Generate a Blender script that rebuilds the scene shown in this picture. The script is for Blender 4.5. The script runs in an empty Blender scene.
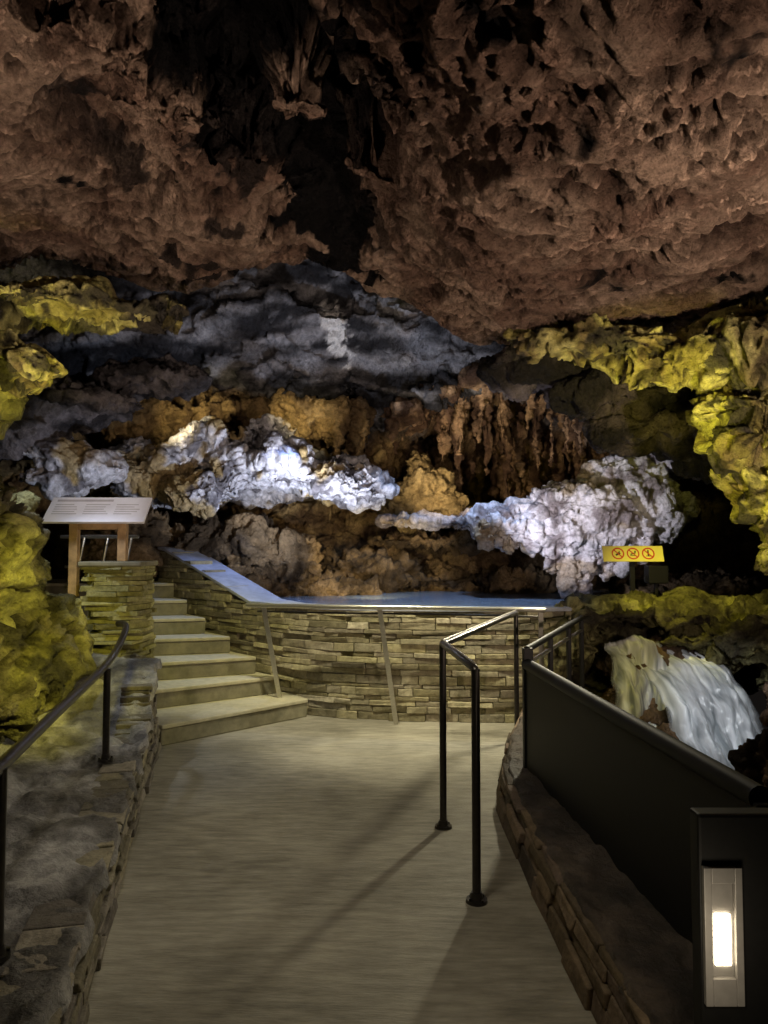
import bpy, bmesh, math, random
import numpy as np
from mathutils import Vector, Matrix
random.seed(3)
rng = np.random.RandomState(7)
S = bpy.context.scene
COL = S.collection
S.view_settings.view_transform = 'Standard'
S.view_settings.look = 'None'

# ---------------------------------------------------------------- noise
PERM = rng.permutation(256)
G = rng.normal(size=(256, 3)); G /= np.linalg.norm(G, axis=1)[:, None]
JIT = rng.rand(256, 3)
def _h(ix, iy, iz):
    return PERM[(PERM[(PERM[ix & 255] + iy) & 255] + iz) & 255]
def perlin(p):
    i = np.floor(p).astype(np.int64); f = p - i
    u = f * f * f * (f * (f * 6 - 15) + 10)
    r = np.zeros(len(p))
    for dx in (0, 1):
        wx = u[:, 0] if dx else 1 - u[:, 0]
        for dy in (0, 1):
            wy = u[:, 1] if dy else 1 - u[:, 1]
            for dz in (0, 1):
                wz = u[:, 2] if dz else 1 - u[:, 2]
                g = G[_h(i[:, 0] + dx, i[:, 1] + dy, i[:, 2] + dz)]
                r += wx * wy * wz * ((f[:, 0] - dx) * g[:, 0] + (f[:, 1] - dy) * g[:, 1] + (f[:, 2] - dz) * g[:, 2])
    return r * 1.6
def fbm(p, o=5, gain=.5):
    r = 0; a = 1
    for k in range(o):
        r = r + a * perlin(p * 2.03 ** k + k * 17.3); a *= gain
    return r
def billow(p, o=4, gain=.5):
    r = 0; a = 1
    for k in range(o):
        r = r + a * (np.abs(perlin(p * 2.1 ** k + k * 11.7)) * 2 - .5); a *= gain
    return r
def worley(p):
    i = np.floor(p).astype(np.int64); best = np.full(len(p), 9.)
    for dx in (-1, 0, 1):
        for dy in (-1, 0, 1):
            for dz in (-1, 0, 1):
                c = i + np.array([dx, dy, dz])
                q = c + JIT[_h(c[:, 0], c[:, 1], c[:, 2])]
                best = np.minimum(best, ((q - p) ** 2).sum(1))
    return np.sqrt(best)
def sst(x, a, b):
    t = np.clip((x - a) / (b - a), 0, 1); return t * t * (3 - 2 * t)

def pitfield(p):
    """0..1 depth of porous dissolution pits"""
    a = sst(fbm(p * 3.4 + 60, 3, .6), .18, .55); b = sst(fbm(p * 9 + 90, 2, .6), .2, .6)
    return a, b
def craggy(p, s=1.0, pits=True):
    w = p + .25 * np.stack([perlin(p * 1.3 + 5), perlin(p * 1.3 + 25), perlin(p * 1.3 + 45)], 1)
    d = .20 * fbm(w * .9, 3) + .11 * billow(w * 2.2, 2) + .075 * fbm(w * 4.5, 5, .65)
    if pits:
        a, b = pitfield(w)
        d = d - .10 * a - .05 * b
    return d * s
def blocky(p, s=1.0):
    """harder, pitted ledge rock: broad facets with solution holes"""
    w = p + .2 * np.stack([perlin(p * 1.3 + 5), perlin(p * 1.3 + 25), perlin(p * 1.3 + 45)], 1)
    q = w * np.array([1, 1, 1.7])
    d = .20 * fbm(q * .8, 2) - .10 * np.abs(perlin(q * 1.7 + 3)) * 2 + .03 * fbm(w * 5, 3, .5)
    h = sst(fbm(w * 3.0 + 61, 3, .6), .2, .42); k = sst(fbm(w * 7 + 91, 2, .6), .2, .42)
    return (d - .10 * h - .05 * k) * s

# ---------------------------------------------------------------- mesh helpers
def set_col(me, c):
    n = len(me.vertices)
    a = me.color_attributes.get('Col') or me.color_attributes.new('Col', 'FLOAT_COLOR', 'POINT')
    arr = np.ones((n, 4)); arr[:, :3] = c
    a.data.foreach_set('color', arr.ravel())
def get_co(me):
    a = np.empty(len(me.vertices) * 3); me.vertices.foreach_get('co', a); return a.reshape(-1, 3)
def get_no(me):
    a = np.empty(len(me.vertices) * 3); me.vertices.foreach_get('normal', a); return a.reshape(-1, 3)
def put_co(me, co):
    me.vertices.foreach_set('co', co.ravel()); me.update()
def smooth(me):
    me.polygons.foreach_set('use_smooth', [True] * len(me.polygons))
def grid_obj(name, P, mat, flip=False):
    nv, nu = P.shape[:2]
    idx = np.arange(nv * nu).reshape(nv, nu)
    q = np.stack([idx[:-1, :-1], idx[:-1, 1:], idx[1:, 1:], idx[1:, :-1]], -1).reshape(-1, 4)
    if flip: q = q[:, ::-1]
    me = bpy.data.meshes.new(name)
    me.vertices.add(nv * nu); me.loops.add(q.size); me.polygons.add(len(q))
    me.vertices.foreach_set('co', P.reshape(-1, 3).ravel())
    me.loops.foreach_set('vertex_index', q.ravel().astype(np.int32))
    me.polygons.foreach_set('loop_start', np.arange(0, q.size, 4, dtype=np.int32))
    me.update(calc_edges=True); me.validate()
    smooth(me)
    ob = bpy.data.objects.new(name, me); COL.objects.link(ob)
    me.materials.append(mat)
    return ob
def displace(me, fn):
    co = get_co(me); put_co(me, co + get_no(me) * fn(co)[:, None])
def blob_rock(name, blobs, mat, voxel=.035, amp=.5, colfn=None, extra=None, freq=1.0, disp=craggy):
    bm = bmesh.new()
    for b in blobs:
        x, y, z, rx, ry, rz = b[:6]
        M = Matrix.Translation((x, y, z))
        if len(b) > 6: M = M @ Matrix.Rotation(b[6], 4, 'Y')
        bmesh.ops.create_icosphere(bm, subdivisions=3, radius=1, matrix=M @ Matrix.Diagonal((rx, ry, rz, 1)))
    me = bpy.data.meshes.new(name); bm.to_mesh(me); bm.free()
    ob = bpy.data.objects.new(name, me); COL.objects.link(ob)
    m = ob.modifiers.new('r', 'REMESH'); m.mode = 'VOXEL'; m.voxel_size = voxel
    dg = bpy.context.evaluated_depsgraph_get()
    me2 = bpy.data.meshes.new_from_object(ob.evaluated_get(dg))
    ob.modifiers.clear(); ob.data = me2; me2.name = name
    base = get_co(me2)
    displace(me2, lambda p: disp(p * freq, amp))
    if extra: displace(me2, extra)
    smooth(me2)
    if colfn: set_col(me2, colfn(base))
    me2.materials.clear(); me2.materials.append(mat)
    return ob
def join_into(target, obs):
    for o in bpy.context.view_layer.objects: o.select_set(False)
    for o in obs + [target]: o.select_set(True)
    bpy.context.view_layer.objects.active = target
    bpy.ops.object.join()
def mixc(a, b, t):
    a = np.array(a); b = np.array(b)
    return a * (1 - t[:, None]) + b * t[:, None]

# ---------------------------------------------------------------- materials
def newmat(name):
    m = bpy.data.materials.new(name); m.use_nodes = True
    nt = m.node_tree; return m, nt, nt.nodes['Principled BSDF']
def noise_node(nt, scale, detail=8, rough=.6, vec=None):
    n = nt.nodes.new('ShaderNodeTexNoise'); n.inputs['Scale'].default_value = scale
    n.inputs['Detail'].default_value = detail; n.inputs['Roughness'].default_value = rough
    if vec: nt.links.new(vec, n.inputs['Vector'])
    return n
def rock_mat(name, rough=.85, b1=6, b2=28, s=.9, lo=.3, hi=1.5, dist=.2, d2=.05, spec=.15):
    m, nt, bs = newmat(name); L = nt.links.new
    tc = nt.nodes.new('ShaderNodeTexCoord')
    at = nt.nodes.new('ShaderNodeAttribute'); at.attribute_name = 'Col'
    n1 = noise_node(nt, b1, 12, .62, tc.outputs['Object']); n2 = noise_node(nt, b2, 6, .65, tc.outputs['Object'])
    mr = nt.nodes.new('ShaderNodeMapRange'); mr.inputs[1].default_value = .35; mr.inputs[2].default_value = .65
    mr.inputs[3].default_value = lo; mr.inputs[4].default_value = hi
    n3 = noise_node(nt, b1 * 1.7, 10, .75, tc.outputs['Object'])
    L(n3.outputs['Fac'], mr.inputs[0])
    mul = nt.nodes.new('ShaderNodeVectorMath'); mul.operation = 'SCALE'
    L(at.outputs['Color'], mul.inputs[0]); L(mr.outputs[0], mul.inputs['Scale'])
    L(mul.outputs[0], bs.inputs['Base Color'])
    bs.inputs['Roughness'].default_value = rough; bs.inputs['Specular IOR Level'].default_value = spec
    bp1 = nt.nodes.new('ShaderNodeBump'); bp1.inputs['Strength'].default_value = s; bp1.inputs['Distance'].default_value = dist
    bp2 = nt.nodes.new('ShaderNodeBump'); bp2.inputs['Strength'].default_value = s; bp2.inputs['Distance'].default_value = d2
    L(n1.outputs['Fac'], bp1.inputs['Height']); L(n2.outputs['Fac'], bp2.inputs['Height'])
    L(bp1.outputs[0], bp2.inputs['Normal']); L(bp2.outputs[0], bs.inputs['Normal'])
    return m
def plain(name, c, rough=.5, metal=0, var=.15, scale=20, bump=.1, emis=None, es=0):
    m, nt, bs = newmat(name); L = nt.links.new
    tc = nt.nodes.new('ShaderNodeTexCoord')
    n = noise_node(nt, scale, 5, .6, tc.outputs['Object'])
    r = nt.nodes.new('ShaderNodeValToRGB')
    r.color_ramp.elements[0].position = .3; r.color_ramp.elements[1].position = .7
    r.color_ramp.elements[0].color = [x * (1 - var) for x in c] + [1]
    r.color_ramp.elements[1].color = [min(1, x * (1 + var)) for x in c] + [1]
    L(n.outputs['Fac'], r.inputs[0]); L(r.outputs[0], bs.inputs['Base Color'])
    bs.inputs['Roughness'].default_value = rough; bs.inputs['Metallic'].default_value = metal
    if bump:
        b = nt.nodes.new('ShaderNodeBump'); b.inputs['Strength'].default_value = bump; b.inputs['Distance'].default_value = .01
        L(n.outputs['Fac'], b.inputs['Height']); L(b.outputs[0], bs.inputs['Normal'])
    if emis:
        bs.inputs['Emission Color'].default_value = list(emis) + [1]; bs.inputs['Emission Strength'].default_value = es
    return m
M_ceil = rock_mat('ceiling_rock', b1=7, b2=28, s=1.0, dist=.10, d2=.035, lo=.5, hi=1.35, spec=.08)
M_rock = rock_mat('cave_rock', b1=6, b2=24, s=1.0, dist=.09, d2=.02, lo=.5, hi=1.35)
M_flow = rock_mat('flowstone', rough=.75, b1=9, b2=34, s=1.0, lo=.5, hi=1.15, dist=.06, d2=.02)
M_slate = rock_mat('slate', rough=.7, b1=9, b2=50, s=.8, lo=.6, hi=1.25, dist=.03, d2=.012)
M_slab = rock_mat('slate_slab', rough=.55, b1=7, b2=40, s=.8, lo=.5, hi=1.4, dist=.06, d2=.02, spec=.4)
M_steel = plain('brushed_steel', (.5, .48, .42), .32, .9, .1, 60, 0)
M_black = plain('black_powder_coat', (.005, .005, .005), .6, .0, .2, 40, .02)
M_black.node_tree.nodes['Principled BSDF'].inputs['Specular IOR Level'].default_value = .3
M_darktube = plain('dark_steel', (.06, .055, .05), .3, .8, .2, 40, 0)
M_wood = plain('weathered_wood', (.42, .27, .13), .7, 0, .3, 18, .3)
M_step = plain('step_concrete', (.22, .20, .13), .8, 0, .3, 9, .3)
M_edge = plain('step_edge', (.46, .42, .29), .8, 0, .15, 15, .2)
M_cap = plain('cap_concrete', (.34, .36, .42), .6, 0, .25, 8, .2)

def floor_material():
    m, nt, bs = newmat('walkway_concrete'); L = nt.links.new
    tc = nt.nodes.new('ShaderNodeTexCoord')
    mp = nt.nodes.new('ShaderNodeMapping'); mp.inputs['Scale'].default_value = (1.2, 6, 1); mp.inputs['Rotation'].default_value = (0, 0, .35)
    L(tc.outputs['Object'], mp.inputs[0])
    n = noise_node(nt, 4, 8, .65, mp.outputs[0]); n2 = noise_node(nt, 1.2, 6, .6, tc.outputs['Object'])
    mx = nt.nodes.new('ShaderNodeMath'); mx.operation = 'ADD'; L(n.outputs['Fac'], mx.inputs[0]); L(n2.outputs['Fac'], mx.inputs[1])
    r = nt.nodes.new('ShaderNodeValToRGB'); r.color_ramp.elements[0].position = .4; r.color_ramp.elements[1].position = .6
    h = nt.nodes.new('ShaderNodeMath'); h.operation = 'MULTIPLY'; h.inputs[1].default_value = .5; L(mx.outputs[0], h.inputs[0])
    r.color_ramp.elements[0].color = (.175, .16, .12, 1); r.color_ramp.elements[1].color = (.37, .34, .265, 1)
    L(h.outputs[0], r.inputs[0]); L(r.outputs[0], bs.inputs['Base Color'])
    rr = nt.nodes.new('ShaderNodeMapRange'); rr.inputs[3].default_value = .45; rr.inputs[4].default_value = .75
    L(n2.outputs['Fac'], rr.inputs[0]); L(rr.outputs[0], bs.inputs['Roughness'])
    b = nt.nodes.new('ShaderNodeBump'); b.inputs['Strength'].default_value = .5; b.inputs['Distance'].default_value = .015
    n3 = noise_node(nt, 14, 6, .6, mp.outputs[0]); L(n3.outputs['Fac'], b.inputs['Height']); L(b.outputs[0], bs.inputs['Normal'])
    return m
def water_material():
    m, nt, bs = newmat('pool_water'); L = nt.links.new
    bs.inputs['Base Color'].default_value = (.24, .32, .43, 1); bs.inputs['Roughness'].default_value = .1
    bs.inputs['IOR'].default_value = 1.33
    tc = nt.nodes.new('ShaderNodeTexCoord')
    mp = nt.nodes.new('ShaderNodeMapping'); mp.inputs['Scale'].default_value = (1, 2.2, 1); L(tc.outputs['Object'], mp.inputs[0])
    n = noise_node(nt, 6, 4, .5, mp.outputs[0]); b = nt.nodes.new('ShaderNodeBump')
    b.inputs['Strength'].default_value = .6; b.inputs['Distance'].default_value = .05
    L(n.outputs['Fac'], b.inputs['Height']); L(b.outputs[0], bs.inputs['Normal'])
    return m

# ---------------------------------------------------------------- ceiling
xs = np.linspace(-4.6, 4.6, 640); ys = np.concatenate([np.linspace(-3, 2.2, 90), np.linspace(2.215, 8.2, 430)])
X, Y = np.meshgrid(xs, ys)
zl = np.interp(X, [-5.5, -2.5, -1, -.45, -.1, .25, .6, 1.6, 2.2, 2.8, 5.5], [3.86, 3.86, 3.90, 3.94, 3.84, 3.68, 3.50, 3.46, 3.50, 3.62, 3.70])
E = np.interp(X, [-5.5, -2.5, -.4, .4, 1.2, 2.4, 5.5], [6.2, 6.1, 6.0, 6.2, 6.6, 6.4, 6.0]) + .25 * np.sin(X * 2.7)
Z = zl + .0 * Y
flat = np.stack([X, Y, X * 0 + 3.6], -1).reshape(-1, 3)
wob = (.34 * fbm(flat * 1.5 + 9, 5, .55)).reshape(X.shape)
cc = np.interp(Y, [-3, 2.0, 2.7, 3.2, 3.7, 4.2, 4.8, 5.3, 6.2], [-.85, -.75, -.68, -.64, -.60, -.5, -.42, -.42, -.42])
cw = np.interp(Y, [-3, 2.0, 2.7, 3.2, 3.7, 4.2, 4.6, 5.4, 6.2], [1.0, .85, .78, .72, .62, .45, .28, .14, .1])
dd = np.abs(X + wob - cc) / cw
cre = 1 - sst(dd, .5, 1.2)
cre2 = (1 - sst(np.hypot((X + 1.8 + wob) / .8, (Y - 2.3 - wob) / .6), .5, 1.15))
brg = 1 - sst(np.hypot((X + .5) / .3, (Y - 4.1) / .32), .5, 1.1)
Z = Z + np.maximum(cre * (1 - brg * .9) * .85 * sst(5.2 - Y, 0, 1.2), cre2 * .5)
Z = Z - .26 * np.exp(-((X - 1.3) / 1.0) ** 2 - ((Y - 4.0) / 1.8) ** 2) + .12 * np.sin(X * 2.1 + Y * 1.3) * sst(-X, .8, 1.4)
Z = Z + 2.6 * sst(Y - E, 0.0, 1.5)
ceil = grid_obj('ceiling', np.stack([X, Y, Z], -1), M_ceil, flip=True)
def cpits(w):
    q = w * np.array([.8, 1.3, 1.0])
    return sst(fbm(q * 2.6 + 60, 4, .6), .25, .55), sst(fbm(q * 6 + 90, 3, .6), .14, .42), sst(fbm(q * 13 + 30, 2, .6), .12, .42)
def ceild(p):
    w = p + .25 * np.stack([perlin(p * 1.3 + 5), perlin(p * 1.3 + 25), perlin(p * 1.3 + 45)], 1)
    a, b, c_ = cpits(w)
    return .14 * fbm(w * .9, 3) + .04 * billow(w * 1.5, 2) + .03 * fbm(w * 4.5, 4, .6) - .06 * a - .055 * b - .035 * c_
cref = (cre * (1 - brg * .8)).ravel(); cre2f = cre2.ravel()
co0 = get_co(ceil.data)
displace(ceil.data, ceild)
co = get_co(ceil.data)
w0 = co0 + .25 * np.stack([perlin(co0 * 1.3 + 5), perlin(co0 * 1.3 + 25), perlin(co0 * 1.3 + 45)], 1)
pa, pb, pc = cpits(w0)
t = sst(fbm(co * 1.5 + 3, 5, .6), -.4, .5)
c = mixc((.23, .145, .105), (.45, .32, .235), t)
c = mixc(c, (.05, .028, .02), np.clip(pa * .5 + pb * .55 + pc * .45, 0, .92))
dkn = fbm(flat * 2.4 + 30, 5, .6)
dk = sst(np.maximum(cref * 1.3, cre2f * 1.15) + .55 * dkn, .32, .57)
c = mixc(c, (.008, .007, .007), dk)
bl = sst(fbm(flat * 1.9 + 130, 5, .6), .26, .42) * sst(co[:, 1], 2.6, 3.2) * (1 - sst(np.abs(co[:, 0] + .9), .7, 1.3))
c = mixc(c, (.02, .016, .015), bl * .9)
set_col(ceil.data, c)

# ---------------------------------------------------------------- back wall
xs = np.linspace(-8, 8, 560); zs = np.linspace(-.3, 7, 320)
X, Z = np.meshgrid(xs, zs)
fl = np.stack([X, Z * 0 + 3, Z], -1).reshape(-1, 3)
n1 = fbm(fl * .9, 4).reshape(X.shape)
zb = np.interp(X, [-8, -3.8, -2.5, -1.08, -.44, .2, .72, 1.5, 2.26, 3.0, 4.05, 4.9, 8], [3.6, 3.7, 3.9, 3.56, 3.05, 3.30, 3.5, 3.8, 3.8, 3.5, 3.15, 3.0, 3.0])
zb = zb + .12 * n1
over = sst(Z, zb - .12, zb + .12)
cav = sst(X, -.1, .6) * (1 - sst(X, 3.6, 4.8)) * sst(Z, 1.9, 2.4)
rec = 11.0 + 1.6 * cav - .5 * sst(2.2 - Z, 0, 1.0)
cols = np.stack([X * 3.2 + .5 * n1, Z * .45, Z * 0 + 1], -1).reshape(-1, 3)
drape = billow(cols, 3).reshape(X.shape)
rec = rec - .32 * drape * sst(Z, 1.8, 2.6) - .7 * sst(Z, 2.6, 3.9) * (1 - cav)
front = 9.9 - .45 * (Z - 4.0) + .25 * n1 + .5 * np.abs(X - .3) * .12
tilt = Z + .22 * X * np.where(X > -.5, 1, -.4) + .35 * n1
front = front + .3 * np.abs(np.sin(tilt * 2.6)) + .08 * np.abs(np.sin(tilt * 8))
Yb = rec * (1 - over) + front * over
wb = grid_obj('wall_back', np.stack([X, Yb, Z], -1), M_rock)
displace(wb.data, lambda p: craggy(p * 1.0, .65, True))
co = get_co(wb.data)
tl = co[:, 2] + .22 * co[:, 0] * np.where(co[:, 0] > -.5, 1, -.4)
st = fbm(np.stack([co[:, 0] * .7, co[:, 1] * .7, tl * 3.2], -1) + 8, 5)
grey = mixc((.035, .035, .04), (.38, .38, .41), sst(st, -.25, .5))
orange = mixc((.16, .10, .05), (.52, .38, .18), sst(fbm(co * 2.3, 4), -.4, .4))
brown = mixc((.07, .04, .025), (.38, .25, .14), sst(fbm(co * 2.0 + 4, 4), -.4, .5))
cf = cav.ravel(); ov = over.ravel()
rc = orange * (1 - cf[:, None]) + brown * cf[:, None]
lowm = 1 - sst(co[:, 2], 1.6, 2.4)
rc = mixc(rc, (.16, .11, .07), lowm * .6)
c = rc * (1 - ov[:, None]) + grey * ov[:, None]
q = np.hypot((co[:, 0] + .68 + .3 * (co[:, 2] - 4.6)) / .2, (co[:, 2] - 4.6) / .4) + .8 * fbm(co * 5, 4)
c = mixc(c, (1.0, 1.0, 1.0), (1 - sst(q, .6, .85)) * ov)
set_col(wb.data, c)

# ---------------------------------------------------------------- side walls
def side_wall(name, yk, xk, sign, zlo=-1.2, zhi=4.6, prof=None, cols=((.18, .16, .07), (.5, .46, .2)), fadey=None):
    ys = np.linspace(-3, 11.5, 460); zs = np.linspace(zlo, zhi, 200)
    Yg, Zg = np.meshgrid(ys, zs)
    Xg = np.interp(Yg, yk, xk)
    if prof is not None: Xg = Xg + prof(Yg, Zg)
    ob = grid_obj(name, np.stack([Xg, Yg, Zg], -1), M_rock, flip=(sign > 0))
    displace(ob.data, lambda p: craggy(p, .9))
    co = get_co(ob.data)
    t = sst(fbm(co * 1.7 + 5, 4), -.4, .5)
    c = mixc(cols[0], cols[1], t)
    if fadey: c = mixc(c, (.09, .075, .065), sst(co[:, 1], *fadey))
    set_col(ob.data, c)
    return ob
wl = side_wall('wall_left', [-3, 2, 3.5, 5.0, 5.8, 7, 8.5, 11.5], [-2.4, -2.35, -2.4, -2.55, -2.9, -3.9, -5.2, -6.5], 1,
          prof=lambda y, z: -.35 * np.exp(-((z - 2.3) / .35) ** 2) * sst(y, 4.2, 5) - 1.3 * sst(z, 2.7, 3.3) - .3 * (1 - sst(z, .3, 1.2)))
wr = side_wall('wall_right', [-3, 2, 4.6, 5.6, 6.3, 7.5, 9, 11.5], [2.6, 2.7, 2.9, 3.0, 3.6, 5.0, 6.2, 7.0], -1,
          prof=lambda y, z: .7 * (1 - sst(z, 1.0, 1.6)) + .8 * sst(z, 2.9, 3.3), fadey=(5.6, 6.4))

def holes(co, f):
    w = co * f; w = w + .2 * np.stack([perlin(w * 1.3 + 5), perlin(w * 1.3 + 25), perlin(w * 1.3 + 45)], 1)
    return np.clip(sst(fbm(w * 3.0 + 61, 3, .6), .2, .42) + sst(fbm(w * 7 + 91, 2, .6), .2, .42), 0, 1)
def ochre_patch(co):
    c = mixc((.36, .31, .09), (.74, .68, .26), sst(fbm(co * 2.2 + 5, 5, .6), -.45, .4))
    c = mixc(c, (.24, .17, .09), sst(fbm(co * 3.2 + 155, 4, .6), .1, .4) * .7)
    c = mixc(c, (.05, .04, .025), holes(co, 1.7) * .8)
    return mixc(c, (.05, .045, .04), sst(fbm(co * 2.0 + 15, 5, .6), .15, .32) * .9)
def dim_ochre(co):
    c = mixc((.22, .20, .08), (.58, .53, .22), sst(fbm(co * 2.0 + 5, 5, .6), -.35, .45))
    c = mixc(c, (.20, .17, .13), sst(fbm(co * 1.2 + 155, 4, .6), -.05, .3) * .8)
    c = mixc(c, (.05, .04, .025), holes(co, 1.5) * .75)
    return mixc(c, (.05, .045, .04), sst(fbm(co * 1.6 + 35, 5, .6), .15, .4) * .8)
greyc = lambda co: mixc((.04, .037, .04), (.24, .22, .23), sst(fbm(co * 2 + 2, 4), -.4, .5))
redc = lambda co: mixc((.03, .026, .025), (.17, .135, .13), sst(fbm(co * 2 + 2, 4), -.4, .5))
L_parts = [
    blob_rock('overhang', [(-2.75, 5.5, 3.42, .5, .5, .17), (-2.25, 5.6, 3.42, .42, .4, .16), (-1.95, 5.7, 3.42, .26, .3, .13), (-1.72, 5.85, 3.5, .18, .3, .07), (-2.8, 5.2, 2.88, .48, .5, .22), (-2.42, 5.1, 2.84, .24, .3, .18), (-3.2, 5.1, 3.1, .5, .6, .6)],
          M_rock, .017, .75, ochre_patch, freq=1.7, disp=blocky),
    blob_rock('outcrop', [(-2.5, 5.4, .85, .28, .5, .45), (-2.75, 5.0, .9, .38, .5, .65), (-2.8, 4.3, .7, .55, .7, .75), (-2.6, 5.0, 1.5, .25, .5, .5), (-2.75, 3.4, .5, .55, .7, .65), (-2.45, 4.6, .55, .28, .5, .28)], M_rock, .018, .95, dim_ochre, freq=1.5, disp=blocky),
    blob_rock('ledge', [(-3.4, 8.0, 3.15, .8, .6, .2), (-4.2, 7.8, 2.9, .8, .7, .4), (-2.6, 8.3, 3.5, .6, .5, .2)], M_rock, .03, .6, greyc, freq=1.3)]
join_into(wl, L_parts)
R_parts = [
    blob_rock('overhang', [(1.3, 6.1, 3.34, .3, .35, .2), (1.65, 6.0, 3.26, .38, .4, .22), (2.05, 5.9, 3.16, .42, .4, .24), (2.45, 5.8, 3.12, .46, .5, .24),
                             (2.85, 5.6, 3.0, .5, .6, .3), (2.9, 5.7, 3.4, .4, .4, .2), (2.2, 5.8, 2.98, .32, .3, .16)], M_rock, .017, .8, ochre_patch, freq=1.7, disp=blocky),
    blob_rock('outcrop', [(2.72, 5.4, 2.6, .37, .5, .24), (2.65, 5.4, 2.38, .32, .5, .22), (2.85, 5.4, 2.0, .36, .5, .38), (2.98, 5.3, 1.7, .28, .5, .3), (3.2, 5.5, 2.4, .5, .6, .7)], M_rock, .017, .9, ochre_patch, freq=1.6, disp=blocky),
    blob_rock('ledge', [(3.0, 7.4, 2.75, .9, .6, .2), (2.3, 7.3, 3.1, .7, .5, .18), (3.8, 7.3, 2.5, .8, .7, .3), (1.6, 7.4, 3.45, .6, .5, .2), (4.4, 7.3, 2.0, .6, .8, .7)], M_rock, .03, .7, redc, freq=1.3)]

# ---------------------------------------------------------------- flowstones
def flowc(co):
    n = fbm(co * 2.8 + 1, 5, .6)
    c = mixc((.74, .74, .80), (.22, .21, .23), sst(n, -.05, .45))
    return mixc(c, (.48, .35, .14), sst(fbm(co * 1.3 + 40, 4), .12, .35) * .9)
knob = lambda p: .13 * (.5 - worley(p * 2.3)) + .05 * (.5 - worley(p * 5)) + .022 * (.5 - worley(p * 12))
blob_rock('flowstone_boulders', [(-2.95, 9.4, 2.45, .5, .5, .33), (-3.25, 9.5, 2.75, .35, .4, .22), (-2.25, 9.3, 2.95, .42, .4, .26), (-2.2, 9.0, 2.28, .5, .45, .24), (-2.65, 9.2, 2.65, .4, .4, .25),
    (-1.45, 9.4, 3.0, .4, .35, .24), (-1.25, 9.15, 2.62, .52, .5, .32), (-.65, 9.1, 2.44, .5, .5, .27), (-.26, 9.05, 2.30, .38, .4, .22),
    (-1.75, 9.3, 2.6, .5, .5, .35), (-1.6, 10.2, 2.6, 1.5, .7, .35)], M_flow, .018, .5, flowc, knob, freq=1.6)
blob_rock('flowstone_boulders', [(-3.55, 8.0, 2.62, .5, .4, .2, .35), (-3.2, 8.1, 2.45, .36, .4, .16), (-3.9, 8.0, 2.8, .45, .4, .24), (-3.6, 8.1, 2.35, .4, .4, .14)], M_flow, .022, .4, flowc, lambda p: .05 * (.5 - worley(p * 4)), freq=1.5)
def flowc2(co):
    c = mixc((.76, .73, .78), (.30, .26, .27), sst(fbm(co * 2.8 + 1, 5, .6), -.05, .45))
    return mixc(c, (.42, .31, .16), sst(fbm(co * 1.3 + 48, 4), .15, .4) * .7)
cas = [(3.4, 9.3, 2.66, .36, .5, .26), (3.0, 9.2, 2.44, .55, .5, .30), (2.35, 9.05, 2.14, .65, .5, .3), (2.7, 8.95, 1.97, .6, .45, .38), (1.75, 9.1, 2.0, .55, .45, .2), (3.15, 9.05, 2.15, .45, .45, .4),
    (1.35, 9.1, 1.95, .34, .35, .16), (3.6, 9.4, 2.1, .4, .5, .22), (3.0, 9.9, 2.1, .8, .6, .5), (1.4, 9.9, 1.95, .8, .6, .12), (2.25, 8.9, 1.85, .45, .35, .3), (.6, 10.0, 1.95, .7, .4, .1)]
for x, zt, ln in ((1.25, 1.9, .2), (1.5, 1.88, .25), (1.75, 1.85, .22), (2.0, 1.85, .42), (2.2, 1.8, .6), (2.4, 1.75, .55), (2.62, 1.75, .42), (2.85, 1.75, .35), (3.08, 1.8, .3), (3.35, 1.95, .25)):
    for q in range(4): cas.append((x, 8.8 + .02 * q, zt - ln * q / 3, .17 - .022 * q, .18 - .02 * q, ln * .3))
blob_rock('flowstone_cascade', cas, M_flow, .018, .42, flowc2,
    lambda p: .09 * (.5 - worley(p * np.array([3.2, 3.2, 1.8]))) + .04 * (.5 - worley(p * np.array([8, 8, 4]))) + .014 * (.5 - worley(p * 16)), freq=1.7)
brownc = lambda co: mixc((.09, .065, .04), (.38, .27, .15), sst(fbm(co * 2 + 9, 4), -.4, .5))
b1_ = blob_rock('shelf', [(-2.3, 9.5, 1.65, .6, .5, .3), (-1.6, 9.4, 1.6, .45, .5, .32, .4), (-1.1, 9.4, 1.45, .35, .4, .25, .5), (-3.2, 9.3, 1.6, .6, .6, .5), (-.3, 10.3, 1.3, .8, .4, .3), (.6, 10.4, 1.7, .8, .5, .12),
    (.6, 10.6, 1.15, 1.2, .5, .2), (1.8, 10.3, 1.1, .6, .5, .2), (4.0, 9.6, 1.0, 1.0, .6, .3), (-1.4, 9.7, 1.0, 1.4, .4, .3)], M_rock, .028, .8, brownc, freq=1.5)
b2_ = blob_rock('mound', [(.62, 10.6, 2.35, .45, .4, .4), (.5, 10.7, 2.75, .25, .3, .3), (.95, 10.6, 2.15, .4, .4, .25), (.3, 10.6, 2.1, .35, .4, .25)], M_rock, .025, .6,
    lambda co: mixc((.18, .13, .06), (.50, .38, .18), sst(fbm(co * 2 + 9, 4), -.4, .5)), lambda p: .06 * (.5 - worley(p * np.array([6, 6, 1.5]))), freq=1.5)
join_into(wb, [b1_, b2_])
drb = []
for k in range(46):
    x = random.uniform(.1, 4.3); top = float(np.interp(x, [.2, .72, 1.5, 2.26, 3.0, 4.0], [3.35, 3.65, 4.0, 3.95, 3.6, 3.2])); ln = random.uniform(.3, 1.25) * (1.1 - .25 * abs(x - 1.8))
    yy = random.uniform(10.1, 11.6); r0 = random.uniform(.08, .17)
    for q in range(5):
        drb.append((x + random.uniform(-.03, .03), yy, top - ln * q / 4, r0 * (1 - q * .2), r0 * (1 - q * .18), ln * .24))
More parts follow.
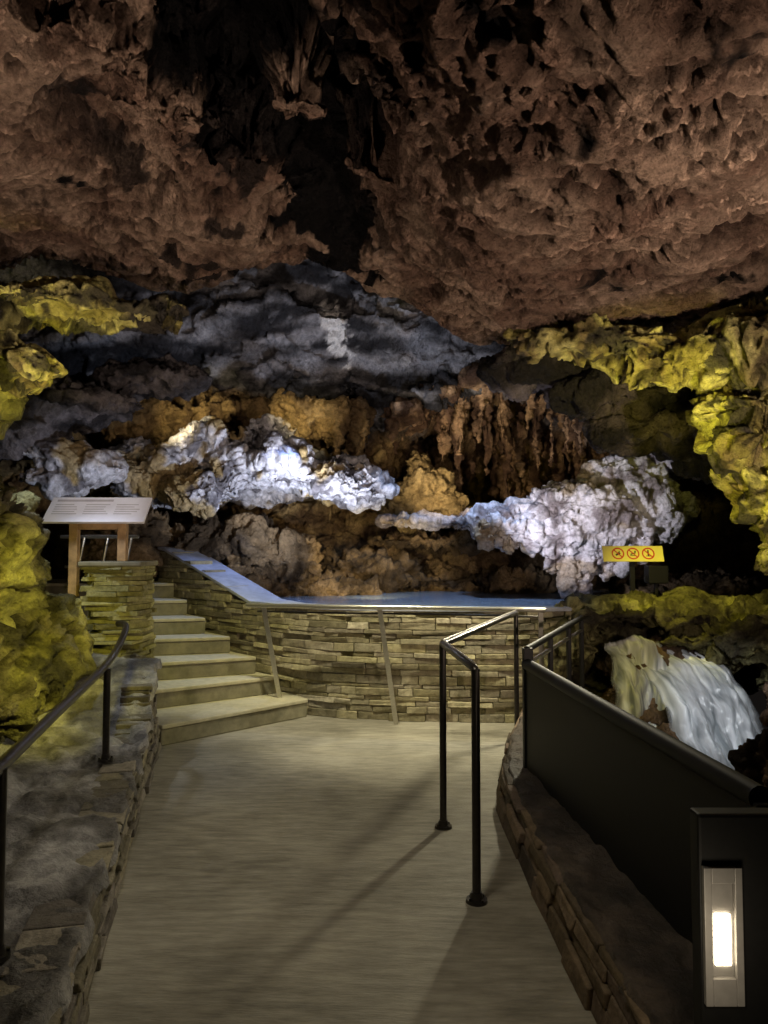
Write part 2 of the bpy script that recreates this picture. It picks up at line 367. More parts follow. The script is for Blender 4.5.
for q in range(9):
    x = .3 + q * .48; drb.append((x, 10.9, float(np.interp(x, [.2, .72, 1.5, 2.26, 3.0, 4.2], [3.5, 3.75, 4.1, 4.1, 3.75, 3.4])), .4, .9, .22))
s1_ = blob_rock('stalactite_curtain', drb, M_rock, .024, .45, lambda co: mixc((.10, .06, .04), (.50, .34, .21), sst(fbm(co * np.array([3, 3, 1]), 4), -.4, .4)), freq=1.5)
drb = []
for k in range(30):
    x = -3.9 + k * .125 + random.uniform(-.04, .04); ln = random.uniform(.2, .5); yy = random.uniform(9.95, 10.2)
    for q in range(3):
        drb.append((x, yy, 3.5 - ln * q / 2 + .05 * math.sin(x * 3), .15 * (1 - q * .25), .16, ln * .4))
s2_ = blob_rock('stalactite_curtain', drb, M_rock, .026, .55, lambda co: mixc((.18, .12, .06), (.62, .44, .19), sst(fbm(co * np.array([3, 3, 1]), 4), -.4, .4)), freq=1.8)

# ---------------------------------------------------------------- floor, pool
def prism(bm, pts, z0, z1, mi=0):
    lo = [bm.verts.new((x, y, z0)) for x, y in pts]; hi = [bm.verts.new((x, y, z1)) for x, y in pts]
    fs = [bm.faces.new(lo[::-1]), bm.faces.new(hi)]
    n = len(pts)
    for i in range(n): fs.append(bm.faces.new((lo[i], lo[(i + 1) % n], hi[(i + 1) % n], hi[i])))
    for f in fs: f.material_index = mi
def bm_obj(name, bm, mats, bevel=0, parent=None):
    bmesh.ops.recalc_face_normals(bm, faces=bm.faces)
    me = bpy.data.meshes.new(name); bm.to_mesh(me); bm.free()
    for m in mats: me.materials.append(m)
    ob = bpy.data.objects.new(name, me); COL.objects.link(ob)
    if bevel:
        b = ob.modifiers.new('bevel', 'BEVEL'); b.width = bevel; b.segments = 2; b.limit_method = 'ANGLE'
    if parent: ob.parent = parent
    return ob
def box(bm, x0, x1, y0, y1, z0, z1, mi=0): prism(bm, [(x0, y0), (x1, y0), (x1, y1), (x0, y1)], z0, z1, mi)

bm = bmesh.new()
prism(bm, [(-2.6, -2.5), (1.2, -2.5), (1.1, 4.9), (1.7, 6.6), (1.7, 7.3), (-.4, 7.6), (-2.6, 7.6)], -.12, 0)
bm_obj('floor', bm, [floor_material()])
bm = bmesh.new(); prism(bm, [(-2.4, 8.95), (-.7, 7.3), (.2, 7.12), (2.2, 7.1), (5.5, 7.6), (5.5, 12), (-2.4, 12)], .9, .995)
bm_obj('hot_spring_pool', bm, [water_material()])

# stairs
bm = bmesh.new()
FL = [(-1.8, 6.05), (-2.3, 6.45), (-2.6, 6.9), (-2.8, 7.4), (-2.95, 7.75), (-3.1, 8.1), (-3.3, 8.55)]
FR = [(-.73, 7.1), (-1.06, 7.36), (-1.29, 7.5), (-1.6, 7.75), (-1.92, 8.0), (-2.2, 8.3), (-2.45, 8.66)]
for k in range(7):
    z0, z1 = k * .17, (k + 1) * .17
    a, b = FL[k], FR[k]
    back = [(-1.0, 7.5), (-2.6, 9.0), (-4.5, 9.9), (-4.5, 8.7)]
    if k > 0: back = back[1:]
    pts = [a, b] + back + ([(-2.6, 6.4)] if k == 0 else [])
    prism(bm, pts, z0 if k else 0.001, z1 - .035, 0)
    d = Vector((b[1] - a[1], -(b[0] - a[0]))).normalized() * .015
    pts2 = [(a[0] + d.x, a[1] + d.y), (b[0] + d.x, b[1] + d.y)] + pts[2:]
    prism(bm, pts2, z1 - .035, z1, 1)
bm_obj('stone_staircase', bm, [M_step, M_edge], .008)

# ---------------------------------------------------------------- slate masonry
def slate_wall(name, path, z0, ztop, thick=.25, inward=1, cs=(.03, .085), ls=(.12, .5), tint=((.20, .175, .115), (.44, .39, .26)), jit=.024, batter=0):
    pts = [Vector(p) for p in path]; seg = [0]
    for i in range(1, len(pts)): seg.append(seg[-1] + (pts[i] - pts[i - 1]).length)
    T = seg[-1]
    def at(s):
        s = max(0, min(T, s))
        for i in range(1, len(pts)):
            if s <= seg[i] + 1e-9:
                t = (s - seg[i - 1]) / (seg[i] - seg[i - 1]); d = (pts[i] - pts[i - 1]).normalized()
                return pts[i - 1].lerp(pts[i], t), Vector((-d.y, d.x)) * inward
        d = (pts[-1] - pts[-2]).normalized(); return pts[-1], Vector((-d.y, d.x)) * inward
    V = []; F = []; C = []
    zmax = max(ztop(s * T / 40) for s in range(41))
    z = z0
    while z < zmax:
        h = random.uniform(*cs); s = -random.uniform(0, .2)
        while s < T:
            l = random.uniform(*ls); a, b = max(s, 0), min(s + l, T); s += l
            if b - a < .03: continue
            zt = min(z + h - .003, ztop((a + b) / 2))
            if zt - z < .012: continue
            off = random.uniform(-jit, jit * .4); g = .0025
            pa, na = at(a + g); pb, nb = at(b - g)
            ii = len(V); col = random.random(); hue = random.uniform(.85, 1.1)
            sk = random.uniform(-.006, .006)
            for zz in (z, zt):
                bo = batter * (zz - z0)
                for (p, n_, o, sg) in ((pa, na, off, 1), (pb, nb, off + random.uniform(-.008, .008), -1), (pb, nb, thick, -1), (pa, na, thick, 1)):
                    q = p + n_ * (o + bo + (random.uniform(-.008, .008) if o < thick else 0)); V.append((q.x, q.y, zz + sk * sg * (1 if zz == zt else .4)))
                    C.append([tint[0][c_] * (1 - col) + tint[1][c_] * col for c_ in range(3)])
                    C[-1][2] *= hue
            for f in ((0, 3, 2, 1), (4, 5, 6, 7), (0, 1, 5, 4), (1, 2, 6, 5), (2, 3, 7, 6), (3, 0, 4, 7)): F.append([ii + q for q in f])
        z += h
    me = bpy.data.meshes.new(name); me.from_pydata(V, [], F); set_col(me, np.array(C)); me.materials.append(M_slate)
    ob = bpy.data.objects.new(name, me); COL.objects.link(ob)
    bm = bmesh.new(); bm.from_mesh(me); bmesh.ops.recalc_face_normals(bm, faces=bm.faces); bm.to_mesh(me); bm.free()
    b = ob.modifiers.new('bevel', 'BEVEL'); b.width = .006; b.segments = 2
    return ob
wp = [(-2.75, 9.05), (-2.63, 8.92), (-1.39, 7.77), (-.9, 7.32), (-.6, 7.12), (-.3, 7.02), (.1, 6.94), (.6, 6.88), (1.16, 6.86), (1.75, 6.95)]
L1 = 1.69 + .18
def wtop(s): return float(np.interp(s, [0, .18, L1, 9], [1.58, 1.56, 1.01, 1.01]))
slate_wall('pool_retaining_wall', wp, 0, wtop, .28, 1)
capP = [Vector(p) for p in wp]
n = len(capP); rows = []
sacc = 0
for i, p in enumerate(capP):
    d = ((capP[min(i + 1, n - 1)] - capP[max(i - 1, 0)])).normalized(); nn = Vector((-d.y, d.x))
    if i: sacc += (capP[i] - capP[i - 1]).length
    zt = wtop(sacc); wd = .42 if sacc < L1 + .6 else .2
    rows.append([(p + nn * -.02, zt), (p + nn * wd, zt), (p + nn * wd, zt + .035), (p + nn * -.02, zt + .035)])
bm = bmesh.new(); vr = [[bm.verts.new((q.x, q.y, z)) for q, z in r] for r in rows]
for i in range(n - 1):
    for j in range(4): bm.faces.new((vr[i][j], vr[i + 1][j], vr[i + 1][(j + 1) % 4], vr[i][(j + 1) % 4]))
bm.faces.new(vr[0]); bm.faces.new(vr[-1][::-1])
bm_obj('wall_coping', bm, [M_cap], .006)

# left kerb
def ledge(y): return -1.0 - .229 * (y - 2.49)
kp = [(ledge(y), y) for y in (1.0, 2, 3, 4, 5, 5.5, 6.0)]
def ktop_y(y): return float(np.interp(y, [0, 2, 4.8, 5.3, 5.7, 6.2], [.27, .28, .34, .42, .66, .72]))
slate_wall('kerb_wall', kp, 0, lambda s: ktop_y(1 + s * .975) - .02, .2, 1, cs=(.03, .06), ls=(.12, .4), tint=((.12, .105, .085), (.34, .30, .23)), batter=.06)
ys = np.linspace(.8, 6.15, 260); us = np.linspace(0, 1, 90)
U, Yg = np.meshgrid(us, ys)
Xe = -1.0 - .229 * (Yg - 2.49) - .0 ; Xg = Xe * (1 - U) + (-2.75) * U + .015 * np.sin(Yg * 17)
Zt = np.interp(Yg, [0, 2, 4.8, 5.3, 5.7, 6.2], [.27, .28, .34, .42, .66, .72])
pp = np.stack([Xg * 3.2, Yg * 3.2, Xg * 0 + .5], -1).reshape(-1, 3)
cell = worley(pp).reshape(Xg.shape)
Zt = Zt + .05 * np.clip(np.round(perlin(pp * .7).reshape(Xg.shape) * 3) / 3, -.5, .5) - .04 * sst(cell, .5, .75) + .12 * U ** 2
Zt[:, 0] -= .06
kl = grid_obj('kerb_slabs', np.stack([Xg, Yg, Zt], -1), M_slab, flip=False)
displace(kl.data, lambda p: .012 * billow(p * 5, 4))
co = get_co(kl.data); set_col(kl.data, mixc((.11, .10, .09), (.38, .36, .34), sst(fbm(co * 2.4, 4), -.5, .5)))

# right kerb
rp = [(1.25, 6.75), (1.12, 6.3), (.9, 5.6), (.72, 4.75), (.69, 4.2), (.69, 3.2), (.71, 2.4), (.74, 1.2)]
slate_wall('kerb_wall', rp, 0, lambda s: .215, .25, 1, tint=((.07, .055, .04), (.22, .16, .11)), batter=.2)
yy = np.linspace(1.2, 6.6, 180); uu = np.linspace(0, 1, 30)
U, Yg = np.meshgrid(uu, yy)
Xe = np.interp(Yg, [1.2, 2.4, 3.2, 4.2, 4.75, 5.6, 6.3, 6.75], [.79, .76, .74, .74, .77, .95, 1.17, 1.3])
Xg = Xe + U * .5
Zt = .235 + .0 * U; Zt[:, 0] -= .05
kr = grid_obj('kerb_slabs', np.stack([Xg, Yg, Zt], -1), M_slab, flip=True)
displace(kr.data, lambda p: -.02 * billow(p * 4, 4))
co = get_co(kr.data); set_col(kr.data, mixc((.03, .023, .017), (.10, .075, .055), sst(fbm(co * 2.4, 4), -.5, .5)))

# ---------------------------------------------------------------- tubes
def tube(name, pts, r, mat, parent, smoothc=False):
    cu = bpy.data.curves.new(name, 'CURVE'); cu.dimensions = '3D'; cu.bevel_depth = r; cu.bevel_resolution = 5; cu.use_fill_caps = True
    if smoothc:
        sp = cu.splines.new('NURBS'); sp.points.add(len(pts) - 1)
        for i, p in enumerate(pts): sp.points[i].co = (*p, 1)
        sp.use_endpoint_u = True; sp.order_u = 3; sp.resolution_u = 12
    else:
        sp = cu.splines.new('POLY'); sp.points.add(len(pts) - 1)
        for i, p in enumerate(pts): sp.points[i].co = (*p, 1)
    cu.materials.append(mat)
    ob = bpy.data.objects.new(name, cu); COL.objects.link(ob)
    dg = bpy.context.evaluated_depsgraph_get(); dg.update()
    me = bpy.data.meshes.new_from_object(ob.evaluated_get(dg)); smooth(me)
    bpy.data.objects.remove(ob)
    ob = bpy.data.objects.new(name, me); COL.objects.link(ob); ob.parent = parent
    return ob
def empty(name):
    e = bpy.data.objects.new(name, None); COL.objects.link(e); e.empty_display_size = .1; return e
def flange(name, p, mat, parent, r=.05):
    bm = bmesh.new()
    bmesh.ops.create_cone(bm, cap_ends=True, segments=28, radius1=r, radius2=r * .95, depth=.014, matrix=Matrix.Translation((p[0], p[1], p[2] + .007)))
    bmesh.ops.create_cone(bm, cap_ends=True, segments=24, radius1=r * .62, radius2=r * .5, depth=.03, matrix=Matrix.Translation((p[0], p[1], p[2] + .028)))
    for k in range(4):
        a = k * math.pi / 2 + .6
        bmesh.ops.create_cone(bm, cap_ends=True, segments=6, radius1=.006, radius2=.006, depth=.01, matrix=Matrix.Translation((p[0] + math.cos(a) * r * .8, p[1] + math.sin(a) * r * .8, p[2] + .018)))
    bm_obj(name, bm, [mat], 0, parent)

A = (.34, 4.32); B = (.42, 3.43); Cc = (1.1, 6.2)
e = empty('walkway_handrail')
tube('top_rail', [(B[0], B[1], .99), (B[0], B[1], 1.03), (B[0] - .003, B[1] + .03, 1.045), (A[0], A[1], 1.045), (A[0] + .02, A[1] + .03, 1.045), (Cc[0], Cc[1], 1.06)], .02, M_darktube, e)
tube('rail_strip', [(B[0], B[1]+.03, 1.066), (A[0], A[1], 1.066), (Cc[0], Cc[1], 1.081)], .006, M_steel, e)
for i, (q, zf) in enumerate(((A, 0), (B, 0), (Cc, .0))):
    tube('post_%d' % (i + 1), [(q[0], q[1], zf), (q[0], q[1], 1.045)], .02, M_darktube, e); flange('base_%d' % (i + 1), (q[0], q[1], zf), M_darktube, e)

e = empty('pool_handrail')
tube('top_rail', [(-1.3, 7.02, 1.06), (-.6, 6.78, 1.065), (-.04, 6.65, 1.07), (.6, 6.55, 1.07), (1.4, 6.45, 1.06)], .021, M_steel, e, True)
tube('lower_rail', [(-1.2, 7.05, 1.0), (-.6, 6.83, 1.005), (-.04, 6.70, 1.01), (.6, 6.6, 1.01), (1.35, 6.5, 1.0)], .009, M_darktube, e, True)
for i, (a, b) in enumerate((((-1.13, 6.97, 1.05), (-1.0, 7.16, .17)), ((-.04, 6.66, 1.06), (.11, 6.8, 0)), ((1.36, 6.46, 1.05), (1.4, 6.6, 0)))):
    bm = bmesh.new()
    a, b = Vector(a), Vector(b)
    w = Vector((.022, 0, 0)); t_ = Vector((0, .008, 0))
    vs = [bm.verts.new(q) for q in (b - w - t_, b + w - t_, b + w + t_, b - w + t_, a - w - t_, a + w - t_, a + w + t_, a - w + t_)]
    for f in ((0, 3, 2, 1), (4, 5, 6, 7), (0, 1, 5, 4), (1, 2, 6, 5), (2, 3, 7, 6), (3, 0, 4, 7)): bm.faces.new([vs[q] for q in f])
    bm_obj('post_%d' % (i + 1), bm, [M_steel], .003, e)

e = empty('kerb_handrail')
tube('top_rail', [(-.95, .9, .86), (-1.13, 1.8, .87), (-1.27, 2.5, .88), (-1.42, 3.2, .88), (-1.58, 4.0, .88), (-1.68, 4.5, .89), (-1.74, 4.85, .93), (-1.80, 5.2, 1.03), (-1.86, 5.35, 1.06), (-1.93, 5.4, 1.05)], .023, M_darktube, e, True)
for i, (x, y, zf) in enumerate(((-1.25, 2.45, .27), (-1.65, 4.45, .33))):
    tube('post_%d' % (i + 1), [(x, y, zf), (x, y, .88)], .021, M_darktube, e); flange('base_%d' % (i + 1), (x, y, zf + .01), M_darktube, e, .045)

# right side balustrade
e = empty('overlook_balustrade')
P0 = Vector((.90, 4.7)); P1 = Vector((1.10, 2.2)); P2 = Vector((1.75, 6.6))
tube('top_rail', [(P0.x, P0.y, .87), (P1.x, P1.y, .87)], .036, M_black, e)
tube('upper_rail', [(P0.x, P0.y, .96), (P2.x, P2.y, .98)], .022, M_black, e)
tube('mid_rail', [(P0.x, P0.y, .87), (P2.x, P2.y, .87)], .014, M_steel, e)
bm = bmesh.new(); d = (P1 - P0).normalized(); nn = Vector((-d.y, d.x)) * .015
prism(bm, [tuple(P0 - nn), tuple(P1 - nn), tuple(P1 + nn), tuple(P0 + nn)], .22, .84)
bm_obj('panel', bm, [M_black], .004, e)
bm = bmesh.new()
for tt in (0, 1):
    q = P0.lerp(P1, tt); box(bm, q.x - .025, q.x + .035, q.y - .03, q.y + .03, .2, .97 if tt == 0 else .86)
for tt in (.35, .7, 1):
    q = P0.lerp(P2, tt); box(bm, q.x - .015, q.x + .015, q.y - .03, q.y + .03, .2 if tt < 1 else 0, .96)
bm_obj('posts', bm, [M_black], .004, e)

# lamp pillar
e = empty('bollard_light')
bm = bmesh.new(); box(bm, .825, 1.35, 1.98, 2.04, .0, .90); bm_obj('housing', bm, [M_black], .008, e)
fx0, fx1, fy = .83, .93, 1.98
bm = bmesh.new()
for (a, b, c_, d_) in ((fx0, fx0 + .02, .42, .77), (fx1 - .02, fx1, .42, .77), (fx0 + .02, fx1 - .02, .73, .77), (fx0 + .02, fx1 - .02, .42, .49)):
    box(bm, a, b, fy - .018, fy - .001, c_, d_)
box(bm, fx0 + .02, fx1 - .02, fy - .006, fy - .001, .49, .73)
bm_obj('faceplate', bm, [plain('satin_aluminium', (.24, .23, .22), .5, .3, .1, 30, 0)], .002, e)
bm = bmesh.new(); box(bm, fx0 + .028, fx1 - .03, fy - .014, fy - .006, .52, .65)
bm_obj('lens', bm, [plain('lamp_lens', (1, .9, .75), .4, 0, 0, 5, 0, (1, .84, .58), 14)], .003, e)

# ---------------------------------------------------------------- information lectern
e = empty('interpretive_sign')
slate_wall('stone_pedestal', [(-2.44, 6.42), (-2.44, 6.0), (-1.99, 6.0), (-1.99, 6.42)], .1, lambda s: 1.45, .18, 1, cs=(.024, .05), tint=((.2, .18, .08), (.45, .42, .2))).parent = e
bm = bmesh.new(); box(bm, -2.3, -2.12, 6.15, 6.38, .1, 1.4); box(bm, -2.47, -1.96, 5.97, 6.44, 1.45, 1.49); bm_obj('pedestal_cap', bm, [M_step], .01, e)
bm = bmesh.new(); box(bm, -2.60, -2.53, 6.1, 6.17, 1.2, 1.84); box(bm, -2.20, -2.13, 6.1, 6.17, 1.49, 1.84); box(bm, -2.56, -2.16, 6.11, 6.16, 1.75, 1.81)
bm_obj('wooden_legs', bm, [M_wood], .005, e)
M_panel = plain('sign_panel', (.78, .76, .80), .45, 0, .05, 12, 0)
M_ink = plain('sign_ink', (.45, .42, .43), .6, 0, .1, 12, 0)
bm = bmesh.new()
box(bm, -.41, .41, -.16, .16, -.012, .012, 0)
bm_p = bm_obj('panel', bm, [M_panel], .004, e)
bm = bmesh.new()
for c_ in range(3):
    for r_ in range(5):
        x0 = -.36 + c_ * .25; box(bm, x0, x0 + random.uniform(.14, .21), .055 - r_ * .03, .064 - r_ * .03, .0125, .0135)
box(bm, -.36, .1, .1, .125, .0125, .0135)
bm_i = bm_obj('panel_print', bm, [M_ink], 0, e)
for o in (bm_p, bm_i):
    o.location = (-2.36, 6.1, 1.91); o.rotation_euler = (math.radians(42), 0, math.radians(2))

# steel frame behind the lectern
e = empty('steel_guard_frame')
for i, x in enumerate((-3.3, -3.05, -2.8)):
    tube('leg_%d' % i, [(x, 7.9, 1.15), (x + .1, 7.9, 1.72)], .018, M_steel, e)
tube('rail_1', [(-3.45, 7.9, 1.72), (-2.62, 7.9, 1.72)], .02, M_steel, e)
tube('rail_2', [(-3.4, 7.9, 1.4), (-2.65, 7.9, 1.4)], .015, M_steel, e)

# ---------------------------------------------------------------- warning sign
e = empty('warning_sign')
M_y = plain('sign_yellow', (.85, .75, .18), .5, 0, .04, 10, 0); M_r = plain('sign_red', (.6, .03, .02), .5, 0, .05, 10, 0); M_k = plain('sign_black', (.02, .02, .02), .5, 0, 0, 10, 0)
objs = []
bm = bmesh.new(); box(bm, -.3, .3, -.085, .085, -.006, .006); objs.append(bm_obj('plate', bm, [M_y], .003, e))
bm = bmesh.new(); bk = bmesh.new()
def barr(bm, cx, cy, l, w, ang, z0=.007, z1=.009):
    c_, s_ = math.cos(ang), math.sin(ang)
    prism(bm, [(cx + x * c_ - y * s_, cy + x * s_ + y * c_) for x, y in ((-l / 2, -w / 2), (l / 2, -w / 2), (l / 2, w / 2), (-l / 2, w / 2))], z0, z1)
for i, cx in enumerate((-.15, 0, .15)):
    N = 28
    for k in range(N):
        a0, a1 = 2 * math.pi * k / N, 2 * math.pi * (k + 1) / N
        prism(bm, [(cx + r * math.cos(a), r * math.sin(a)) for r, a in ((.050, a0), (.063, a0), (.063, a1), (.050, a1))], .007, .009)
    barr(bm, cx, 0, .105, .011, -math.pi / 4, .0095, .011)
    if i == 0:
        barr(bk, cx, -.005, .05, .018, .5); barr(bk, cx + .01, .015, .03, .008, .9)
    elif i == 1:
        barr(bk, cx, .0, .055, .012, .35); barr(bk, cx, -.022, .06, .006, 0); barr(bk, cx + .022, .022, .015, .015, .5)
    else:
        barr(bk, cx, .0, .014, .045, 0); barr(bk, cx, .03, .014, .014, .7); barr(bk, cx, -.026, .05, .006, 0)
objs.append(bm_obj('prohibition_rings', bm, [M_r], 0, e)); objs.append(bm_obj('pictograms', bk, [M_k], 0, e))
for o in objs: o.location = (2.52, 7.5, 1.54); o.rotation_euler = (math.radians(68), 0, math.radians(-4))
bm = bmesh.new(); box(bm, 2.50, 2.55, 7.53, 7.56, .95, 1.52); bm_obj('post', bm, [M_black], .003, e)
e2 = empty('flood_lamp'); bm = bmesh.new(); box(bm, 2.68, 2.88, 7.5, 7.66, 1.24, 1.42); box(bm, 2.76, 2.8, 7.56, 7.6, 1.0, 1.24); box(bm, 2.7, 2.86, 7.66, 7.68, 1.26, 1.40)
bm_obj('body', bm, [M_black], .01, e2)

# ---------------------------------------------------------------- waterfall and right rocks
def gshelf(co):
    c = mixc((.22, .2, .09), (.56, .52, .24), sst(fbm(co * 2.0 + 7, 4), -.4, .5))
    c = mixc(c, (.05, .04, .025), holes(co, 1.7) * .7)
    return mixc(c, (.06, .05, .045), sst(fbm(co * 1.6 + 77, 4), .12, .4) * .8)
R_parts.append(blob_rock('shelf', [(2.2, 7.2, .97, .5, .5, .17), (3.0, 7.2, .97, .8, .6, .2), (4.0, 7.3, .95, .9, .7, .27), (3.2, 6.6, .80, .42, .4, .27), (3.7, 6.3, .45, .5, .6, .5), (1.75, 7.1, .75, .3, .35, .37), (1.6, 7.2, .4, .35, .35, .5), (2.5, 7.6, .4, 1.4, .5, .5), (2.75, 6.85, .74, .35, .3, .1)],
          M_rock, .02, .8, gshelf, freq=1.6, disp=blocky))
redrock = lambda co: mixc((.05, .035, .025), (.28, .18, .11), sst(fbm(co * 2.3 + 7, 4), -.4, .5))
R_parts.append(blob_rock('boulders', [(3.3, 5.6, .0, .45, .4, .35), (2.95, 4.9, -.05, .4, .4, .3), (3.3, 4.6, .2, .5, .5, .5), (2.3, 4.3, -.3, .4, .4, .3), (3.0, 3.8, .3, .5, .5, .6), (1.6, 5.6, -.4, .5, .5, .3), (3.05, 5.5, .42, .25, .3, .22), (2.75, 5.2, .1, .25, .3, .2)],
          M_rock, .022, .7, redrock, freq=1.7))
R_parts.append(blob_rock('fall_bed', [(2.5, 6.95, .5, .5, .4, .22), (2.45, 6.75, .15, .55, .4, .25), (2.5, 6.5, -.2, .6, .45, .25), (2.6, 6.2, -.45, .6, .4, .2)],
          M_rock, .024, .5, redrock, freq=1.7))
gx = np.linspace(1.1, 5, 120); gy = np.linspace(1, 8, 200); Xg, Yg = np.meshgrid(gx, gy)
gr = grid_obj('ground', np.stack([Xg, Yg, Xg * 0 - .5], -1), M_rock); displace(gr.data, lambda p: craggy(p, .8)); co = get_co(gr.data)
set_col(gr.data, mixc((.05, .04, .03), (.2, .15, .1), sst(fbm(co * 2), -.4, .5)))
join_into(wr, R_parts + [gr])
def water_mat2():
    m, nt, bs = newmat('falling_water'); L = nt.links.new
    uvn = nt.nodes.new('ShaderNodeAttribute'); uvn.attribute_name = 'Flow'
    mp = nt.nodes.new('ShaderNodeMapping'); mp.inputs['Scale'].default_value = (12, 2.4, 1); L(uvn.outputs['Vector'], mp.inputs[0])
    n = noise_node(nt, 1, 4, .5, mp.outputs[0]); n.inputs['Distortion'].default_value = .8
    r = nt.nodes.new('ShaderNodeValToRGB'); r.color_ramp.elements[0].position = .34; r.color_ramp.elements[1].position = .6
    r.color_ramp.elements[0].color = (.30, .33, .35, 1); r.color_ramp.elements[1].color = (.95, .97, 1, 1)
    L(n.outputs['Fac'], r.inputs[0]); L(r.outputs[0], bs.inputs['Base Color']); bs.inputs['Roughness'].default_value = .3
    b = nt.nodes.new('ShaderNodeBump'); b.inputs['Strength'].default_value = .35; b.inputs['Distance'].default_value = .03
    L(n.outputs['Fac'], b.inputs['Height']); L(b.outputs[0], bs.inputs['Normal'])
    ea = nt.nodes.new('ShaderNodeAttribute'); ea.attribute_name = 'Body'
    mp2 = nt.nodes.new('ShaderNodeMapping'); mp2.inputs['Scale'].default_value = (6, 1.6, 1); L(uvn.outputs['Vector'], mp2.inputs[0])
    n2 = noise_node(nt, 1, 5, .55, mp2.outputs[0]); n2.inputs['Distortion'].default_value = .6
    ad = nt.nodes.new('ShaderNodeMath'); ad.operation = 'ADD'; L(n2.outputs['Fac'], ad.inputs[0]); L(ea.outputs['Fac'], ad.inputs[1])
    mr = nt.nodes.new('ShaderNodeMapRange'); mr.inputs[1].default_value = .82; mr.inputs[2].default_value = 1.4; L(ad.outputs[0], mr.inputs[0])
    L(mr.outputs[0], bs.inputs['Alpha'])
    return m
us = np.linspace(0, 1, 170); vs = np.linspace(0, 1, 170); U, Vv = np.meshgrid(us, vs)
MW = water_mat2()
def fall(name, xl, xr, Yk, Zk, seed):
    vk = np.array([0, .12, .3, .5, .75, 1]); fine = np.linspace(0, 1, 41)
    def sm(k):
        v = np.interp(fine, vk, k)
        for _ in range(6): v[1:-1] = (v[:-2] + 2 * v[1:-1] + v[2:]) / 4
        return np.interp(Vv, fine, v)
    XL, XR, YY, ZZ = sm(xl), sm(xr), sm(Yk), sm(Zk)
    pn = np.stack([U * 2.5 + seed, Vv * 2.2, U * 0 + seed], -1).reshape(-1, 3)
    bulge = fbm(pn, 3, .5).reshape(U.shape)
    foam = billow(np.stack([U * 7 + seed, Vv * 6, U * 0], -1).reshape(-1, 3), 2, .5).reshape(U.shape)
    Xg = XL * (1 - U) + XR * U + .05 * bulge
    Zg = ZZ + .09 * bulge + .04 * np.sin(U * math.pi) + .015 * foam; Yg = YY - .14 * bulge - .06 * np.sin(U * math.pi) - .02 * foam
    ob = grid_obj(name, np.stack([Xg, Yg, Zg], -1), MW, flip=True)
    fa = ob.data.attributes.new('Flow', 'FLOAT_VECTOR', 'POINT')
    fa.data.foreach_set('vector', np.stack([U + seed, Vv, U * 0 + seed], -1).ravel())
    bd = ob.data.attributes.new('Body', 'FLOAT', 'POINT')
    edge = sst(U, 0, .22) * (1 - sst(U, .78, 1)) * sst(Vv, 0, .06) * .8
    bd.data.foreach_set('value', edge.ravel()); return ob
w1 = fall('waterfall', [1.98, 1.97, 1.93, 1.9, 1.9, 1.92], [2.5, 2.6, 2.65, 2.7, 2.75, 2.8], [6.9, 6.76, 6.6, 6.44, 6.26, 6.05], [.76, .69, .5, .22, -.12, -.4], 0)
w2 = fall('side_fall', [2.12, 2.15, 2.2, 2.25, 2.3, 2.35], [2.8, 3.0, 3.14, 3.2, 3.22, 3.22], [6.85, 6.7, 6.45, 6.2, 5.95, 5.75], [.73, .63, .46, .18, -.12, -.4], 5)
join_into(w1, [w2])

# ---------------------------------------------------------------- lights
K = 1.25
def spot(name, loc, target, power, color, angle=70, size=.1, blend=.6):
    l = bpy.data.lights.new(name, 'SPOT'); l.energy = power * K; l.color = color; l.spot_size = math.radians(angle); l.spot_blend = blend; l.shadow_soft_size = size
    o = bpy.data.objects.new(name, l); COL.objects.link(o); o.location = loc
    o.rotation_euler = (Vector(target) - Vector(loc)).to_track_quat('-Z', 'Y').to_euler(); return o
def point(name, loc, power, color, size=.1):
    l = bpy.data.lights.new(name, 'POINT'); l.energy = power; l.color = color; l.shadow_soft_size = size
    o = bpy.data.objects.new(name, l); COL.objects.link(o); o.location = loc; return o
WARM = (1, .76, .60)
spot('ceiling_fill', (2.3, 2.0, 1.3), (1.4, 4.6, 3.6), 400, WARM, 125, .05, 1)  # unseen fills added to brighten the ceiling and bring out its relief
spot('ceiling_fill', (-2.0, 2.8, 1.7), (-1.6, 4.6, 3.6), 185, WARM, 115, .05, 1)
spot('ceiling_fill', (1.3, 6.2, 1.8), (.8, 3.8, 3.6), 30, WARM, 120, .06, 1)
spot('path_light', (1.5, 6.5, 1.8), (.2, 5.2, 0), 100, (1, .92, .66), 130, .06, .8)
spot('path_light', (-.4, 5.7, 3.2), (.1, 6.9, .2), 330, (1, .92, .64), 72, .1, 1)
spot('path_light', (0, 2.8, 3.3), (0, 3.5, 0), 68, (1, .9, .7), 90, .2, 1)
YEL = (1, .90, .14)
spot('yellow_floodlight', (-1.4, 4.6, 1.9), (-2.6, 5.5, 2.95), 95, YEL, 56, .05, 1)
spot('yellow_floodlight', (-1.5, 4.0, 1.6), (-2.5, 5.0, .9), 80, YEL, 80, .05, 1)
spot('yellow_floodlight', (1.9, 4.4, 2.2), (2.2, 5.9, 2.85), 105, YEL, 66, .05, 1)
spot('yellow_floodlight', (1.6, 4.4, 1.4), (2.9, 5.4, 2.0), 80, YEL, 52, .05, 1)
spot('yellow_floodlight', (2.3, 6.3, 2.4), (2.9, 7.3, .9), 70, YEL, 66, .05, 1)
COOL = (.76, .82, 1)
spot('cool_floodlight', (-.4, 6.8, 1.4), (-1.9, 9.4, 2.5), 250, COOL, 58, .05, 1)
spot('cool_floodlight', (1.0, 7.2, 1.6), (2.6, 9.1, 2.05), 160, (.93, .90, 1), 58, .05, .8)
